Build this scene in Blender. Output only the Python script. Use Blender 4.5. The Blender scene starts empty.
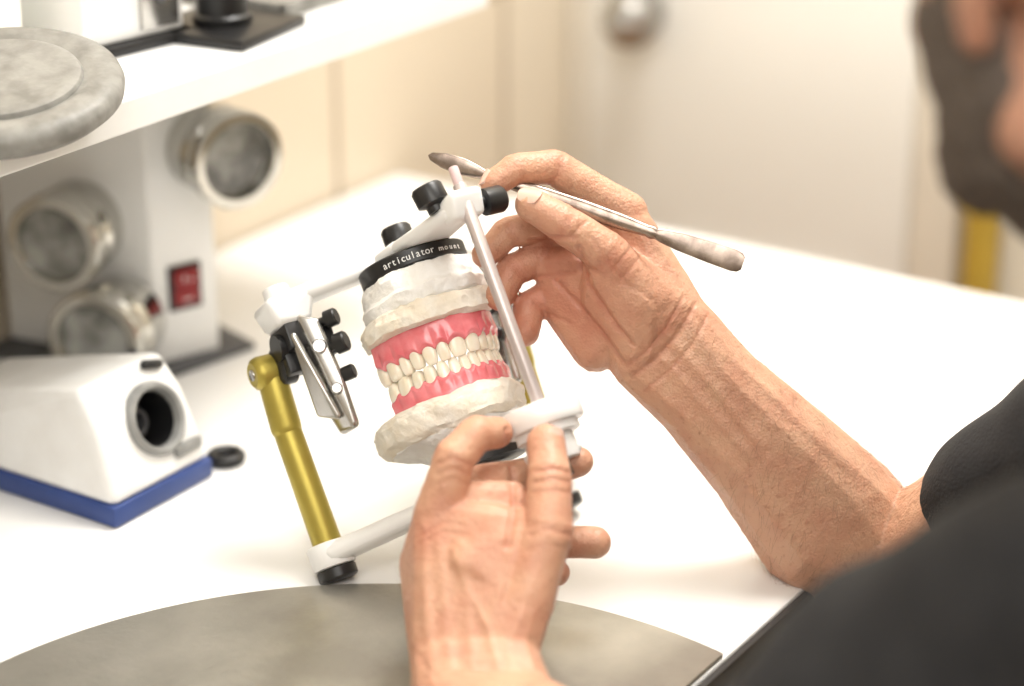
import bpy, bmesh, math, random
import numpy as np
from mathutils import Vector, Matrix, noise
random.seed(4)
V=Vector
sc=bpy.context.scene
COL=sc.collection
# ---------------------------------------------------------------- materials
def mat(name,c,rough=.5,metal=0,var=0,vscale=20,bump=0,bscale=60,sss=0,coat=0,c2=None,emit=0,spec=.5,detail=4,trans=0,anis=None):
    m=bpy.data.materials.new(name); m.use_nodes=True
    n=m.node_tree.nodes; l=m.node_tree.links; b=n['Principled BSDF']
    b.inputs['Base Color'].default_value=(*c,1); b.inputs['Roughness'].default_value=rough
    b.inputs['Metallic'].default_value=metal; b.inputs['Specular IOR Level'].default_value=spec
    b.inputs['Subsurface Weight'].default_value=sss; b.inputs['Coat Weight'].default_value=coat
    b.inputs['Subsurface Scale'].default_value=.006; b.inputs['Subsurface Radius'].default_value=(1,.35,.2)
    b.inputs['Transmission Weight'].default_value=trans
    if emit: 
        b.inputs['Emission Color'].default_value=(*c,1); b.inputs['Emission Strength'].default_value=emit
    tc=n.new('ShaderNodeTexCoord')
    if var or c2:
        t=n.new('ShaderNodeTexNoise'); t.inputs['Scale'].default_value=vscale; t.inputs['Detail'].default_value=detail
        l.new(tc.outputs['Object'],t.inputs['Vector'])
        if anis:
            mp=n.new('ShaderNodeMapping'); mp.inputs['Scale'].default_value=anis
            l.new(tc.outputs['Object'],mp.inputs['Vector']); l.new(mp.outputs[0],t.inputs['Vector'])
        r=n.new('ShaderNodeValToRGB'); r.color_ramp.elements[0].position=.35; r.color_ramp.elements[1].position=.65
        cc=c2 if c2 else tuple(max(0,x*(1-var)) for x in c)
        r.color_ramp.elements[0].color=(*cc,1); r.color_ramp.elements[1].color=(*c,1)
        l.new(t.outputs['Fac'],r.inputs['Fac']); l.new(r.outputs['Color'],b.inputs['Base Color'])
    if bump:
        t2=n.new('ShaderNodeTexNoise'); t2.inputs['Scale'].default_value=bscale; t2.inputs['Detail'].default_value=6
        l.new(tc.outputs['Object'],t2.inputs['Vector'])
        bp=n.new('ShaderNodeBump'); bp.inputs['Strength'].default_value=bump; bp.inputs['Distance'].default_value=.002
        l.new(t2.outputs['Fac'],bp.inputs['Height']); l.new(bp.outputs['Normal'],b.inputs['Normal'])
    return m
def skin_mat(name,base,red):
    m=mat(name,base,rough=.44,sss=.12)
    n=m.node_tree.nodes; l=m.node_tree.links; b=n['Principled BSDF']
    tc=n.new('ShaderNodeTexCoord')
    t=n.new('ShaderNodeTexNoise'); t.inputs['Scale'].default_value=45; t.inputs['Detail'].default_value=5
    l.new(tc.outputs['Object'],t.inputs['Vector'])
    t3=n.new('ShaderNodeTexNoise'); t3.inputs['Scale'].default_value=240; t3.inputs['Detail'].default_value=3
    l.new(tc.outputs['Object'],t3.inputs['Vector'])
    at=n.new('ShaderNodeAttribute'); at.attribute_name='tint'
    add=n.new('ShaderNodeMath'); add.operation='ADD'
    mr=n.new('ShaderNodeMapRange'); mr.inputs[1].default_value=.38; mr.inputs[2].default_value=.68; mr.inputs[3].default_value=0; mr.inputs[4].default_value=.45
    l.new(t.outputs['Fac'],mr.inputs[0]); l.new(mr.outputs[0],add.inputs[0]); l.new(at.outputs['Fac'],add.inputs[1]); add.use_clamp=True
    mx=n.new('ShaderNodeMix'); mx.data_type='RGBA'; mx.inputs['A'].default_value=(*base,1); mx.inputs['B'].default_value=(*red,1)
    l.new(add.outputs[0],mx.inputs['Factor'])
    fr=n.new('ShaderNodeMapRange'); fr.inputs[1].default_value=.60; fr.inputs[2].default_value=.72; fr.inputs[3].default_value=0; fr.inputs[4].default_value=.4
    l.new(t3.outputs['Fac'],fr.inputs[0])
    mx2=n.new('ShaderNodeMix'); mx2.data_type='RGBA'; l.new(mx.outputs['Result'],mx2.inputs['A']); mx2.inputs['B'].default_value=(red[0]*.75,red[1]*.75,red[2]*.7,1)
    l.new(fr.outputs[0],mx2.inputs['Factor']); l.new(mx2.outputs['Result'],b.inputs['Base Color'])
    v=n.new('ShaderNodeTexVoronoi'); v.inputs['Scale'].default_value=600; l.new(tc.outputs['Object'],v.inputs['Vector'])
    t2=n.new('ShaderNodeTexNoise'); t2.inputs['Scale'].default_value=150; t2.inputs['Detail'].default_value=8; l.new(tc.outputs['Object'],t2.inputs['Vector'])
    ad=n.new('ShaderNodeMath'); ad.operation='MULTIPLY_ADD'; ad.inputs[1].default_value=.4; l.new(v.outputs['Distance'],ad.inputs[0]); l.new(t2.outputs['Fac'],ad.inputs[2])
    bp=n.new('ShaderNodeBump'); bp.inputs['Strength'].default_value=.5; bp.inputs['Distance'].default_value=.0015
    l.new(ad.outputs[0],bp.inputs['Height']); l.new(bp.outputs['Normal'],b.inputs['Normal'])
    return m
M_lam=mat('white_laminate',(.86,.855,.845),rough=.25,var=.03,vscale=3)
M_edge=mat('dark_edge',(.035,.03,.028),rough=.5,var=.3)
M_wood=mat('tan_wood',(.62,.33,.12),rough=.45,c2=(.5,.25,.09),vscale=6,anis=(1,1,14))
M_steel=mat('worn_steel',(.48,.46,.41),rough=.34,metal=.8,c2=(.33,.315,.28),vscale=12,bump=.2,bscale=180,detail=9)
M_white=mat('white_plastic',(.88,.88,.87),rough=.3,var=.03)
M_whited=mat('stained_white_plastic',(.87,.87,.86),rough=.35,c2=(.80,.79,.77),vscale=26)
M_blue=mat('blue_plastic',(.03,.065,.24),rough=.4,var=.2)
M_black=mat('black_plastic',(.012,.012,.013),rough=.38,var=.3)
M_dgrey=mat('dark_grey_rubber',(.09,.09,.095),rough=.6,var=.2)
M_grey=mat('grey_plastic',(.30,.30,.29),rough=.4,var=.3,vscale=60)
M_gold=mat('gold_anodised',(.46,.37,.075),rough=.38,metal=.6,var=.12,vscale=30)
M_chrome=mat('brushed_metal',(.52,.51,.49),rough=.24,metal=.95,var=.2,vscale=40)
M_tin=mat('tin_metal',(.60,.59,.55),rough=.08,metal=1,var=.15,vscale=20)
M_tinin=mat('tin_window',(.42,.42,.39),rough=.12,c2=(.07,.07,.062),vscale=34,coat=.8)
M_pin=mat('pin_metal',(.60,.53,.52),rough=.35,metal=.5,var=.1)
M_knife=mat('aged_knife_steel',(.38,.31,.265),rough=.25,metal=.9,c2=(.20,.155,.13),vscale=90)
M_pinktip=mat('pink_tip',(.8,.6,.6),rough=.4,var=.1)
M_plas=mat('white_plaster',(.90,.89,.87),rough=.85,c2=(.84,.82,.78),vscale=90,bump=.7,bscale=240)
M_plasc=mat('cream_plaster',(.89,.85,.77),rough=.75,c2=(.83,.75,.62),vscale=60,bump=.8,bscale=200)
M_gum=mat('pink_acrylic',(.88,.27,.30),rough=.2,c2=(.80,.17,.20),vscale=90,sss=.1,coat=.6,bump=.2,bscale=220)
M_tooth=mat('tooth_enamel',(.93,.87,.74),rough=.16,c2=(.90,.80,.63),vscale=110,sss=.1,coat=.6)
M_red=mat('red_switch',(.27,.008,.012),rough=.3,var=.2)
M_stone=mat('grey_stoneware',(.29,.285,.265),rough=.5,c2=(.18,.175,.16),vscale=60,bump=.4,bscale=100,detail=8)
M_green=mat('green_plastic',(.02,.12,.04),rough=.4,var=.2)
M_yellow=mat('yellow_paint',(.55,.38,.06),rough=.4,var=.1)
M_shirt=mat('charcoal_cotton',(.018,.018,.020),rough=.9,c2=(.011,.011,.013),vscale=30,bump=.4,bscale=400)
M_jeans=mat('dark_denim',(.03,.04,.07),rough=.9,var=.3,bump=.3,bscale=500)
M_beard=mat('grey_brown_beard',(.085,.065,.052),rough=.85,c2=(.13,.105,.09),vscale=180,bump=1,bscale=300)
M_hair=mat('dark_grey_hair',(.06,.045,.038),rough=.7,c2=(.13,.11,.10),vscale=150,bump=1,bscale=300)
M_armhair=mat('arm_hair',(.33,.19,.11),rough=.6,var=.3)
M_skin=skin_mat('skin',(.65,.38,.25),(.51,.21,.135))
M_face=skin_mat('face_skin',(.50,.27,.18),(.40,.15,.10))
M_nail=mat('nail',(.72,.46,.37),rough=.25,c2=(.76,.52,.42),vscale=50,coat=.3)
M_eye=mat('eye_white',(.8,.78,.75),rough=.1,var=.05)
M_iris=mat('iris',(.06,.04,.025),rough=.1,var=.2)
M_lip=mat('lips',(.5,.2,.17),rough=.4,var=.1)
M_doorw=mat('door_white_paint',(.88,.87,.83),rough=.35,var=.03,vscale=4)
M_trim=mat('trim_cream_paint',(.78,.73,.64),rough=.4,var=.04)
M_wallp=mat('cream_wall_paint',(.80,.75,.65),rough=.6,var=.05,vscale=5)
M_ceil=mat('ceiling_paint',(.86,.855,.83),rough=.8,var=.03)
M_floor=mat('vinyl_floor',(.42,.36,.28),rough=.5,c2=(.36,.30,.23),vscale=12)
M_addglow=mat('added_panel_glow',(1,.975,.93),rough=.5,emit=5.5)  # emission of the added panels overhead
def tile_mat():
    m=mat('beige_wall_tile',(.72,.60,.44),rough=.4); n=m.node_tree.nodes; l=m.node_tree.links; b=n['Principled BSDF']
    tc=n.new('ShaderNodeTexCoord'); mp=n.new('ShaderNodeMapping'); mp.inputs['Rotation'].default_value=(math.radians(90),0,0); mp.inputs['Location'].default_value=(.295,0,0)
    l.new(tc.outputs['Object'],mp.inputs['Vector'])
    br=n.new('ShaderNodeTexBrick'); br.offset=0; br.inputs['Scale'].default_value=1
    br.inputs['Brick Width'].default_value=.30; br.inputs['Row Height'].default_value=.30; br.inputs['Mortar Size'].default_value=.006; br.inputs['Mortar Smooth'].default_value=.3
    br.inputs['Color1'].default_value=(.75,.66,.53,1); br.inputs['Color2'].default_value=(.69,.59,.46,1); br.inputs['Mortar'].default_value=(.42,.34,.25,1)
    l.new(mp.outputs[0],br.inputs['Vector']); l.new(br.outputs['Color'],b.inputs['Base Color'])
    return m
M_tile=tile_mat()
# ---------------------------------------------------------------- mesh helpers
PM={}
def mk(name,bm,m,parent=None,smooth=True,local=True,M=None):
    me=bpy.data.meshes.new(name); bmesh.ops.recalc_face_normals(bm,faces=bm.faces[:]); bm.to_mesh(me); bm.free()
    o=bpy.data.objects.new(name,me); COL.objects.link(o)
    if m: me.materials.append(m)
    if smooth:
        for p in me.polygons: p.use_smooth=True
        try: me.set_sharp_from_angle(angle=math.radians(38))
        except Exception: pass
    if parent:
        o.parent=parent
        if not local: o.matrix_parent_inverse=PM[parent.name].inverted()
    if M is not None: o.matrix_basis=M
    return o
def E(name,M=Matrix()):
    e=bpy.data.objects.new(name,None); COL.objects.link(e); e.matrix_world=M; e.empty_display_size=.05
    PM[e.name]=M.copy(); return e
def addmesh(bm,b2):
    me=bpy.data.meshes.new('t'); b2.to_mesh(me); b2.free(); bm.from_mesh(me); bpy.data.meshes.remove(me)
_ico={}
def ico(k):
    if k not in _ico:
        b=bmesh.new(); bmesh.ops.create_icosphere(b,subdivisions=k,radius=1); _ico[k]=[v.co.copy() for v in b.verts]; b.free()
    return _ico[k]
def basis(d):
    d=V(d).normalized(); a=V((0,0,1)) if abs(d.z)<.9 else V((1,0,0)); x=a.cross(d).normalized(); y=d.cross(x); return x,y,d
def lathe(bm,p,d,prof,n=40,cap=True):
    """prof: [(s,r)] along axis d from p"""
    p=V(p); x,y,d=basis(d); rings=[]
    for s,r in prof:
        rings.append([bm.verts.new(p+d*s+(x*math.cos(a)+y*math.sin(a))*max(r,1e-5)) for a in [2*math.pi*i/n for i in range(n)]])
    for A,B in zip(rings[:-1],rings[1:]):
        for i in range(n): bm.faces.new((A[i],A[(i+1)%n],B[(i+1)%n],B[i]))
    if cap: bm.faces.new(rings[0]); bm.faces.new(rings[-1])
def capsule(bm,p0,r0,p1,r1,n=28,m=8):
    p0=V(p0);p1=V(p1); d=p1-p0; D=d.length
    if D<=abs(r0-r1)+1e-6:
        if r1>r0: p0,r0=p1,r1
        pr=[(r0*math.sin(-math.pi/2+math.pi*i/(2*m)),r0*math.cos(-math.pi/2+math.pi*i/(2*m))) for i in range(2*m+1)]
        lathe(bm,p0,V((0,0,1)),pr,n); return
    al=math.asin((r0-r1)/D); pr=[]
    for i in range(m+1):
        a=-math.pi/2+(al+math.pi/2)*i/m; pr.append((r0*math.sin(a),r0*math.cos(a)))
    for i in range(m+1):
        a=al+(math.pi/2-al)*i/m; pr.append((D+r1*math.sin(a),r1*math.cos(a)))
    lathe(bm,p0,d,pr,n)
def hull(bm,sph,k=2):
    if len(sph)==2: capsule(bm,sph[0][0],sph[0][1],sph[1][0],sph[1][1]); return
    if len(sph)==1: capsule(bm,sph[0][0],sph[0][1],sph[0][0],sph[0][1]); return
    b=bmesh.new()
    for p,r in sph:
        for c in ico(k): b.verts.new(V(p)+c*r)
    bmesh.ops.convex_hull(b,input=b.verts[:])
    for v in [v for v in b.verts if not v.link_faces]: b.verts.remove(v)
    addmesh(bm,b)
def chain(bm,sph):
    for a,b in zip(sph[:-1],sph[1:]): hull(bm,[a,b])
def cyl(bm,p0,p1,r,bev=None,r1=None,n=32):
    p0=V(p0);p1=V(p1);L=(p1-p0).length; b=bev if bev is not None else min(r,L)*.15; r1=r if r1 is None else r1
    lathe(bm,p0,p1-p0,[(0,r-b),(b*.3,r-b*.3),(b,r),(L-b,r1),(L-b*.3,r1-b*.3),(L,r1-b)],n)
def box(bm,lo,hi,bev=.002,seg=2):
    b=bmesh.new(); bmesh.ops.create_cube(b,size=1)
    lo=V(lo);hi=V(hi)
    for v in b.verts: v.co=V(((v.co.x+.5)*(hi.x-lo.x)+lo.x,(v.co.y+.5)*(hi.y-lo.y)+lo.y,(v.co.z+.5)*(hi.z-lo.z)+lo.z))
    if bev: bmesh.ops.bevel(b,geom=b.edges[:]+b.verts[:],offset=bev,segments=seg,affect='EDGES',profile=.5)
    addmesh(bm,b)
def prism(bm,poly,z0,z1,bev=0):
    b=bmesh.new(); A=[b.verts.new((x,y,z0)) for x,y in poly]; B=[b.verts.new((x,y,z1)) for x,y in poly]; n=len(poly)
    b.faces.new(A); b.faces.new(B)
    for i in range(n): b.faces.new((A[i],A[(i+1)%n],B[(i+1)%n],B[i]))
    bmesh.ops.recalc_face_normals(b,faces=b.faces[:])
    if bev: bmesh.ops.bevel(b,geom=b.edges[:],offset=bev,segments=2,affect='EDGES',profile=.5)
    addmesh(bm,b)
def quick(name,fn,m,parent=None,smooth=True,**k):
    bm=bmesh.new(); fn(bm); return mk(name,bm,m,parent,smooth,**k)
def torus(bm,p,d,R,r,n=40,k=12):
    x,y,d=basis(d); p=V(p); g=[]
    for i in range(n):
        a=2*math.pi*i/n; u=x*math.cos(a)+y*math.sin(a)
        g.append([bm.verts.new(p+u*(R+r*math.cos(b))+d*r*math.sin(b)) for b in [2*math.pi*j/k for j in range(k)]])
    for i in range(n):
        for j in range(k): bm.faces.new((g[i][j],g[(i+1)%n][j],g[(i+1)%n][(j+1)%k],g[i][(j+1)%k]))
def bake(o,smooth=True):
    dg=bpy.context.evaluated_depsgraph_get(); dg.update()
    me=bpy.data.meshes.new_from_object(o.evaluated_get(dg)); mats=list(o.data.materials)
    o.modifiers.clear(); o.data=me
    me.materials.clear()
    for m in mats: me.materials.append(m)
    if smooth:
        me.polygons.foreach_set('use_smooth',[True]*len(me.polygons))
def remesh(o,vox,sm=6,fac=.5):
    r=o.modifiers.new('r','REMESH'); r.mode='VOXEL'; r.voxel_size=vox; r.use_smooth_shade=True
    s=o.modifiers.new('s','SMOOTH'); s.factor=fac; s.iterations=sm
    bake(o); return o
def rough_up(o,fn):
    me=o.data; n=len(me.vertices); co=np.empty(n*3,dtype=np.float32); no=np.empty(n*3,dtype=np.float32)
    me.vertices.foreach_get('co',co); me.vertices.foreach_get('normal',no)
    co=co.reshape(-1,3); no=no.reshape(-1,3)
    d=np.array([fn(V(c.tolist())) for c in co],dtype=np.float32); co=co+no*d[:,None]
    me.vertices.foreach_set('co',co.ravel()); me.update()
# ---------------------------------------------------------------- room (X along the bench, Y toward the wall)
def room():
    quick('floor',lambda b:box(b,(-2.6,-2.4,-.05),(1.25,.86,0),0),M_floor,smooth=False)
    quick('ceiling',lambda b:box(b,(-2.6,-2.4,2.5),(1.25,.86,2.55),0),M_ceil,smooth=False)
    quick('wall_back',lambda b:box(b,(-2.6,.76,0),(1.25,.86,2.5),0),M_tile,smooth=False)
    quick('wall_front',lambda b:box(b,(-2.6,-2.5,0),(1.25,-2.4,2.5),0),M_wallp,smooth=False)
    quick('wall_left',lambda b:box(b,(-2.7,-2.5,0),(-2.6,.86,2.5),0),M_wallp,smooth=False)
    quick('wall_right',lambda b:box(b,(1.053,-2.4,0),(1.15,.76,2.5),0),M_wallp,smooth=False)
    d=E('door_1')
    quick('leaf',lambda b:box(b,(1.022,.33,.01),(1.052,.725,2.02),.003),M_doorw,d)
    quick('panel_mouldings',lambda b:(box(b,(1.014,.37,.10),(1.024,.61,.62),.006),box(b,(1.008,.39,.13),(1.016,.59,.59),.005),box(b,(1.014,.37,1.0),(1.024,.61,1.92),.006)),M_doorw,d)
    quick('knob_rose',lambda b:cyl(b,(1.024,.66,.872),(1.008,.66,.872),.034,.004),M_chrome,d)
    quick('knob',lambda b:lathe(b,(1.01,.66,.872),(-1,-.45,0),[(0,.012),(.02,.011),(.028,.02),(.038,.029),(.052,.031),(.062,.026),(.068,.012),(.069,.001)]),M_chrome,d)
    quick('trim_1',lambda b:box(b,(1.03,.728,0),(1.052,.758,2.08),.003),M_trim)
    quick('trim_2',lambda b:box(b,(1.02,.275,0),(1.052,.328,2.08),.003),M_trim)
    quick('yellow_pipe',lambda b:cyl(b,(1.02,.245,0),(1.02,.245,2.5),.019,.001),M_yellow)
    quick('baseboard_right',lambda b:box(b,(1.035,-2.4,0),(1.052,.21,.09),.003),M_trim)
    for i,(x,y) in enumerate(((-.9,-.2),(.4,-.3),(-.9,-1.6))):  # unseen glowing panels, added overhead as light sources
        e=E('added_light_panel' if i==0 else 'added_light_panel.%03d'%i,Matrix.Translation((x,y,2.5)))
        quick('frame',lambda b:box(b,(-.32,-.32,-.03),(.32,.32,0),.004),M_white,e)
        quick('glow_panel',lambda b:box(b,(-.3,-.3,-.036),(.3,.3,-.028),.002),M_addglow,e)
room()
def area(name,loc,target,size,power,col=(1,.975,.93)):
    l=bpy.data.lights.new(name,'AREA'); l.shape='SQUARE'; l.size=size; l.energy=power; l.color=col
    o=bpy.data.objects.new(name,l); COL.objects.link(o); o.location=loc
    o.rotation_euler=(V(target)-V(loc)).to_track_quat('-Z','Y').to_euler(); return o
area('added_key_light',(.55,.15,2.4),(.45,.2,.75),.5,28)  # added light, unseen: brightens the right part of the bench
area('added_fill_light',(-1.2,-.5,2.2),(.1,.6,.9),1.1,16)  # added fill, unseen: lifts the control box and back wall
area('added_rear_light',(-.9,-1.6,2.4),(0,0,.9),1.2,10)  # added light, unseen: soft fill from behind the camera
w=bpy.data.worlds.new('world'); sc.world=w; w.use_nodes=True; w.node_tree.nodes['Background'].inputs[0].default_value=(1,.96,.9,1); w.node_tree.nodes['Background'].inputs[1].default_value=.5
# ---------------------------------------------------------------- bench
bench=E('workbench')
quick('top',lambda b:box(b,(-1.7,.004,.722),(.698,.755,.75),.0015),M_lam,bench,smooth=False)
quick('edge_band',lambda b:box(b,(-1.7,0,.718),(.698,.006,.747),.001),M_edge,bench,smooth=False)
quick('apron',lambda b:box(b,(-1.7,.012,.63),(.69,.03,.7215),.001),M_wood,bench,smooth=False)
quick('end_panel_1',lambda b:box(b,(.66,.03,0),(.69,.75,.7215),.001),M_wood,bench,smooth=False)
quick('end_panel_2',lambda b:box(b,(-1.69,.03,0),(-1.66,.75,.7215),.001),M_wood,bench,smooth=False)
def half(b):
    cx,cy,R=-.289,.070,.303; pts=[]
    a0=-math.asin((cy-.005)/R)
    for i in range(97):
        a=a0+(math.pi-2*a0)*i/96; pts.append((cx+R*math.cos(a),cy+R*math.sin(a)))
    prism(b,pts,.7502,.7535)
quick('round_steel_plate',half,M_steel,None)
# ---------------------------------------------------------------- shelf and items
quick('wall_shelf',lambda b:box(b,(-1.5,.45,1.021),(.412,.757,1.044),.0015),M_white,None,smooth=False)
T=Matrix.Translation((-.102,.478,1.070))@Matrix.Rotation(math.radians(13),4,V((.549,-.836,0)))
pl=E('stoneware_lid',T)
quick('rim',lambda b:lathe(b,(0,0,-.018),(0,0,1),[(0,.060),(.002,.070),(.008,.077),(.014,.078),(.019,.076),(.022,.071),(.0225,.058),(.0205,.0545)],64),M_stone,pl)
quick('raised_disc',lambda b:lathe(b,(0,0,0),(0,0,1),[(0,.0525),(.003,.0525),(.0055,.051),(.0065,.047),(.006,.044),(.006,.0)],64),M_stone,pl)
quick('lid_stand',lambda b:box(b,(-.13,.50,1.044),(-.06,.545,1.052),.002),M_dgrey)
dv=E('bench_device',Matrix.Translation((.085,.56,1.044))@Matrix.Rotation(math.radians(-8),4,'Z'))
quick('foot_plate',lambda b:box(b,(-.05,-.035,0),(.055,.05,.008),.002),M_black,dv)
quick('housing',lambda b:box(b,(-.045,-.028,.008),(.048,.045,.16),.004),M_white,dv)
quick('metal_plate',lambda b:box(b,(.006,-.0315,.014),(.040,-.027,.15),.001),M_chrome,dv)
quick('screw',lambda b:cyl(b,(.023,-.031,.035),(.023,-.0335,.035),.004),M_dgrey,dv)
ls=E('weighted_stand',Matrix.Translation((.158,.515,1.044))@Matrix.Rotation(math.radians(8),4,'Z'))
quick('square_base',lambda b:box(b,(-.045,-.045,0),(.045,.045,.008),.002),M_black,ls)
quick('column',lambda b:lathe(b,(0,.0,.008),(0,0,1),[(0,.022),(.006,.0225),(.008,.0195),(.03,.0195),(.032,.017),(.07,.017),(.072,.019),(.13,.019),(.132,.012)]),M_black,ls)
quick('grey_tray',lambda b:(box(b,(.21,.50,1.044),(.39,.70,1.050),.002),box(b,(.21,.50,1.05),(.39,.504,1.056),.001),box(b,(.386,.50,1.05),(.39,.70,1.056),.001),box(b,(.21,.50,1.05),(.214,.70,1.056),.001),box(b,(.21,.696,1.05),(.39,.70,1.056),.001)),M_stone)
gb=E('green_bottle',Matrix.Translation((.01,.64,1.044)))
quick('body',lambda b:lathe(b,(0,0,0),(0,0,1),[(0,.022),(.003,.025),(.09,.025),(.105,.012),(.12,.012)]),M_green,gb)
quick('cap',lambda b:cyl(b,(0,0,.118),(0,0,.14),.014),M_black,gb)
# control box with switch under the shelf
cb=E('control_box')
quick('base_mat',lambda b:prism(b,[(.245,.572),(.15,.588),(.105,.752),(.30,.752)],.7502,.7560,.001),M_dgrey,cb)
quick('housing',lambda b:prism(b,[(.218,.586),(.163,.606),(.140,.748),(.27,.748)],.756,1.005,.003),M_white,cb)
fd=V((.218-.163,.586-.606,0)).normalized(); fn=V((fd.y,-fd.x,0)); fn=fn if fn.y<0 else -fn
Ms=Matrix.Translation(V((.1895,.5964,.818))+fn*.0)@Matrix((( fd.x,-fn.x,0,0),(fd.y,-fn.y,0,0),(0,0,1,0),(0,0,0,1)))
quick('switch_frame',lambda b:box(b,(-.0145,-.003,-.019),(.0145,.002,.019),.001),M_black,cb,M=Ms)
quick('switch_rocker',lambda b:(box(b,(-.011,-.006,0),(.0115,.002,.0155),.0015),box(b,(-.011,-.0045,-.0155),(.0115,.002,-.0005),.0015)),M_red,cb,M=Ms)
quick('switch_marks',lambda b:(box(b,(-.003,-.0064,.006),(-.002,-.0055,.011),0),box(b,(.002,-.0064,.006),(.005,-.0055,.007),0),box(b,(-.003,-.0049,-.011),(.004,-.0040,-.010),0)),M_white,cb,smooth=False,M=Ms)
def tin(i,face,nrm,L=.058):
    e=E('spice_tin' if i==0 else 'spice_tin.%03d'%i); n=V(nrm).normalized(); f=V(face)
    quick('body',lambda b:lathe(b,f-n*L,n,[(0,.030),(.0,.033),(.002,.0355),(.004,.0362),(L*.45,.0362),(L*.45+.001,.0368),(L*.45+.002,.0362),(L-.012,.0362)],48),M_tin,e)
    quick('lid',lambda b:lathe(b,f-n*.016,n,[(0,.0362),(0,.0385),(.001,.0392),(.005,.0392),(.0055,.0384),(.010,.0384),(.0105,.0392),(.0145,.0392),(.016,.038),(.016,.031),(.0145,.030),(.006,.030)],48,cap=False),M_tin,e)
    quick('window',lambda b:lathe(b,f-n*.009,n,[(0,.0305),(.0005,.030),(.0008,.001)],48),M_tinin,e)
tin(0,(.195,.536,.931),(-.342,-.94,-.02),.056)
tin(1,(.100,.650,.868),(-.96,-.28,-.03),.058)
tin(2,(.093,.607,.7985),(-.95,-.30,.0),.060)
# ---------------------------------------------------------------- handpiece control unit
hu=E('handpiece_control_unit')
r=.008
sn=V((0,-.93,.368)); sp=V((-.006,.4538,.808))
def shell(b):
    hull(b,[((-.058,.449,.772),r),((.026,.449,.772),r),((-.058,.63,.772),r),((.026,.63,.772),r),
            ((-.050,.480,.834),r),((.022,.480,.834),r),((-.044,.62,.80),r),((.018,.62,.80),r),((-.052,.466,.815),r),((.024,.466,.815),r)],3)
o=quick('shell',shell,M_whited,hu)
cut=quick('cutter',lambda b:cyl(b,sp-sn*.035,sp+sn*.02,.0205,.0005,n=48),M_black)
bo=o.modifiers.new('b','BOOLEAN'); bo.operation='DIFFERENCE'; bo.object=cut; bo.solver='EXACT'; bake(o)
try: o.data.set_sharp_from_angle(angle=math.radians(30))
except Exception: pass
bpy.data.objects.remove(cut)
quick('base',lambda b:box(b,(-.068,.439,.7502),(.036,.642,.766),.003),M_blue,hu)
quick('socket_ring',lambda b:lathe(b,sp-sn*.003,sn,[(0,.0205),(0,.0270),(.004,.0270),(.0065,.0260),(.0075,.0235),(.0065,.0215),(.002,.0200),(-.03,.0195)],48,cap=False),M_grey,hu)
quick('socket_bore',lambda b:lathe(b,sp-sn*.032,sn,[(0,.001),(.0005,.0195),(.030,.0195)],40,cap=False),M_black,hu)
quick('socket_insert',lambda b:lathe(b,sp-sn*.026,sn,[(0,.006),(.008,.0065),(.008,.010),(0,.0105)],40,cap=False),M_dgrey,hu)
quick('latch',lambda b:hull(b,[((.006,.472,.841),.0035),((.018,.470,.838),.0035)]),M_black,hu)
quick('badge',lambda b:box(b,(-.0,.4400,.778),(.026,.4445,.786),.0005),M_grey,hu)
quick('rubber_ring',lambda b:torus(b,(.060,.448,.7545),(0,0,1),.0105,.0043),M_black)
# ---------------------------------------------------------------- tilted work frames (axes of the tilted working plane)
PITCH=math.radians(21.9); YAW=math.radians(33.3)
Hd=V((math.cos(YAW),math.sin(YAW),0)); R_=V((math.sin(YAW),-math.cos(YAW),0))
Tw=-(Hd*math.cos(PITCH)-V((0,0,1))*math.sin(PITCH)); U_=Hd*math.sin(PITCH)+V((0,0,1))*math.cos(PITCH)
def frame(origin,k):
    o=V(origin)
    f=lambda u,v,w=0: o+R_*((u-512)*k)+U_*((343-v)*k)+Tw*(w*.001)
    return f
BA=frame((.080,.209,.8905),.000667)
BR=frame((.049,.189,.905),.000649)
BL=frame((-.028,.138,.943),.000605)
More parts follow.
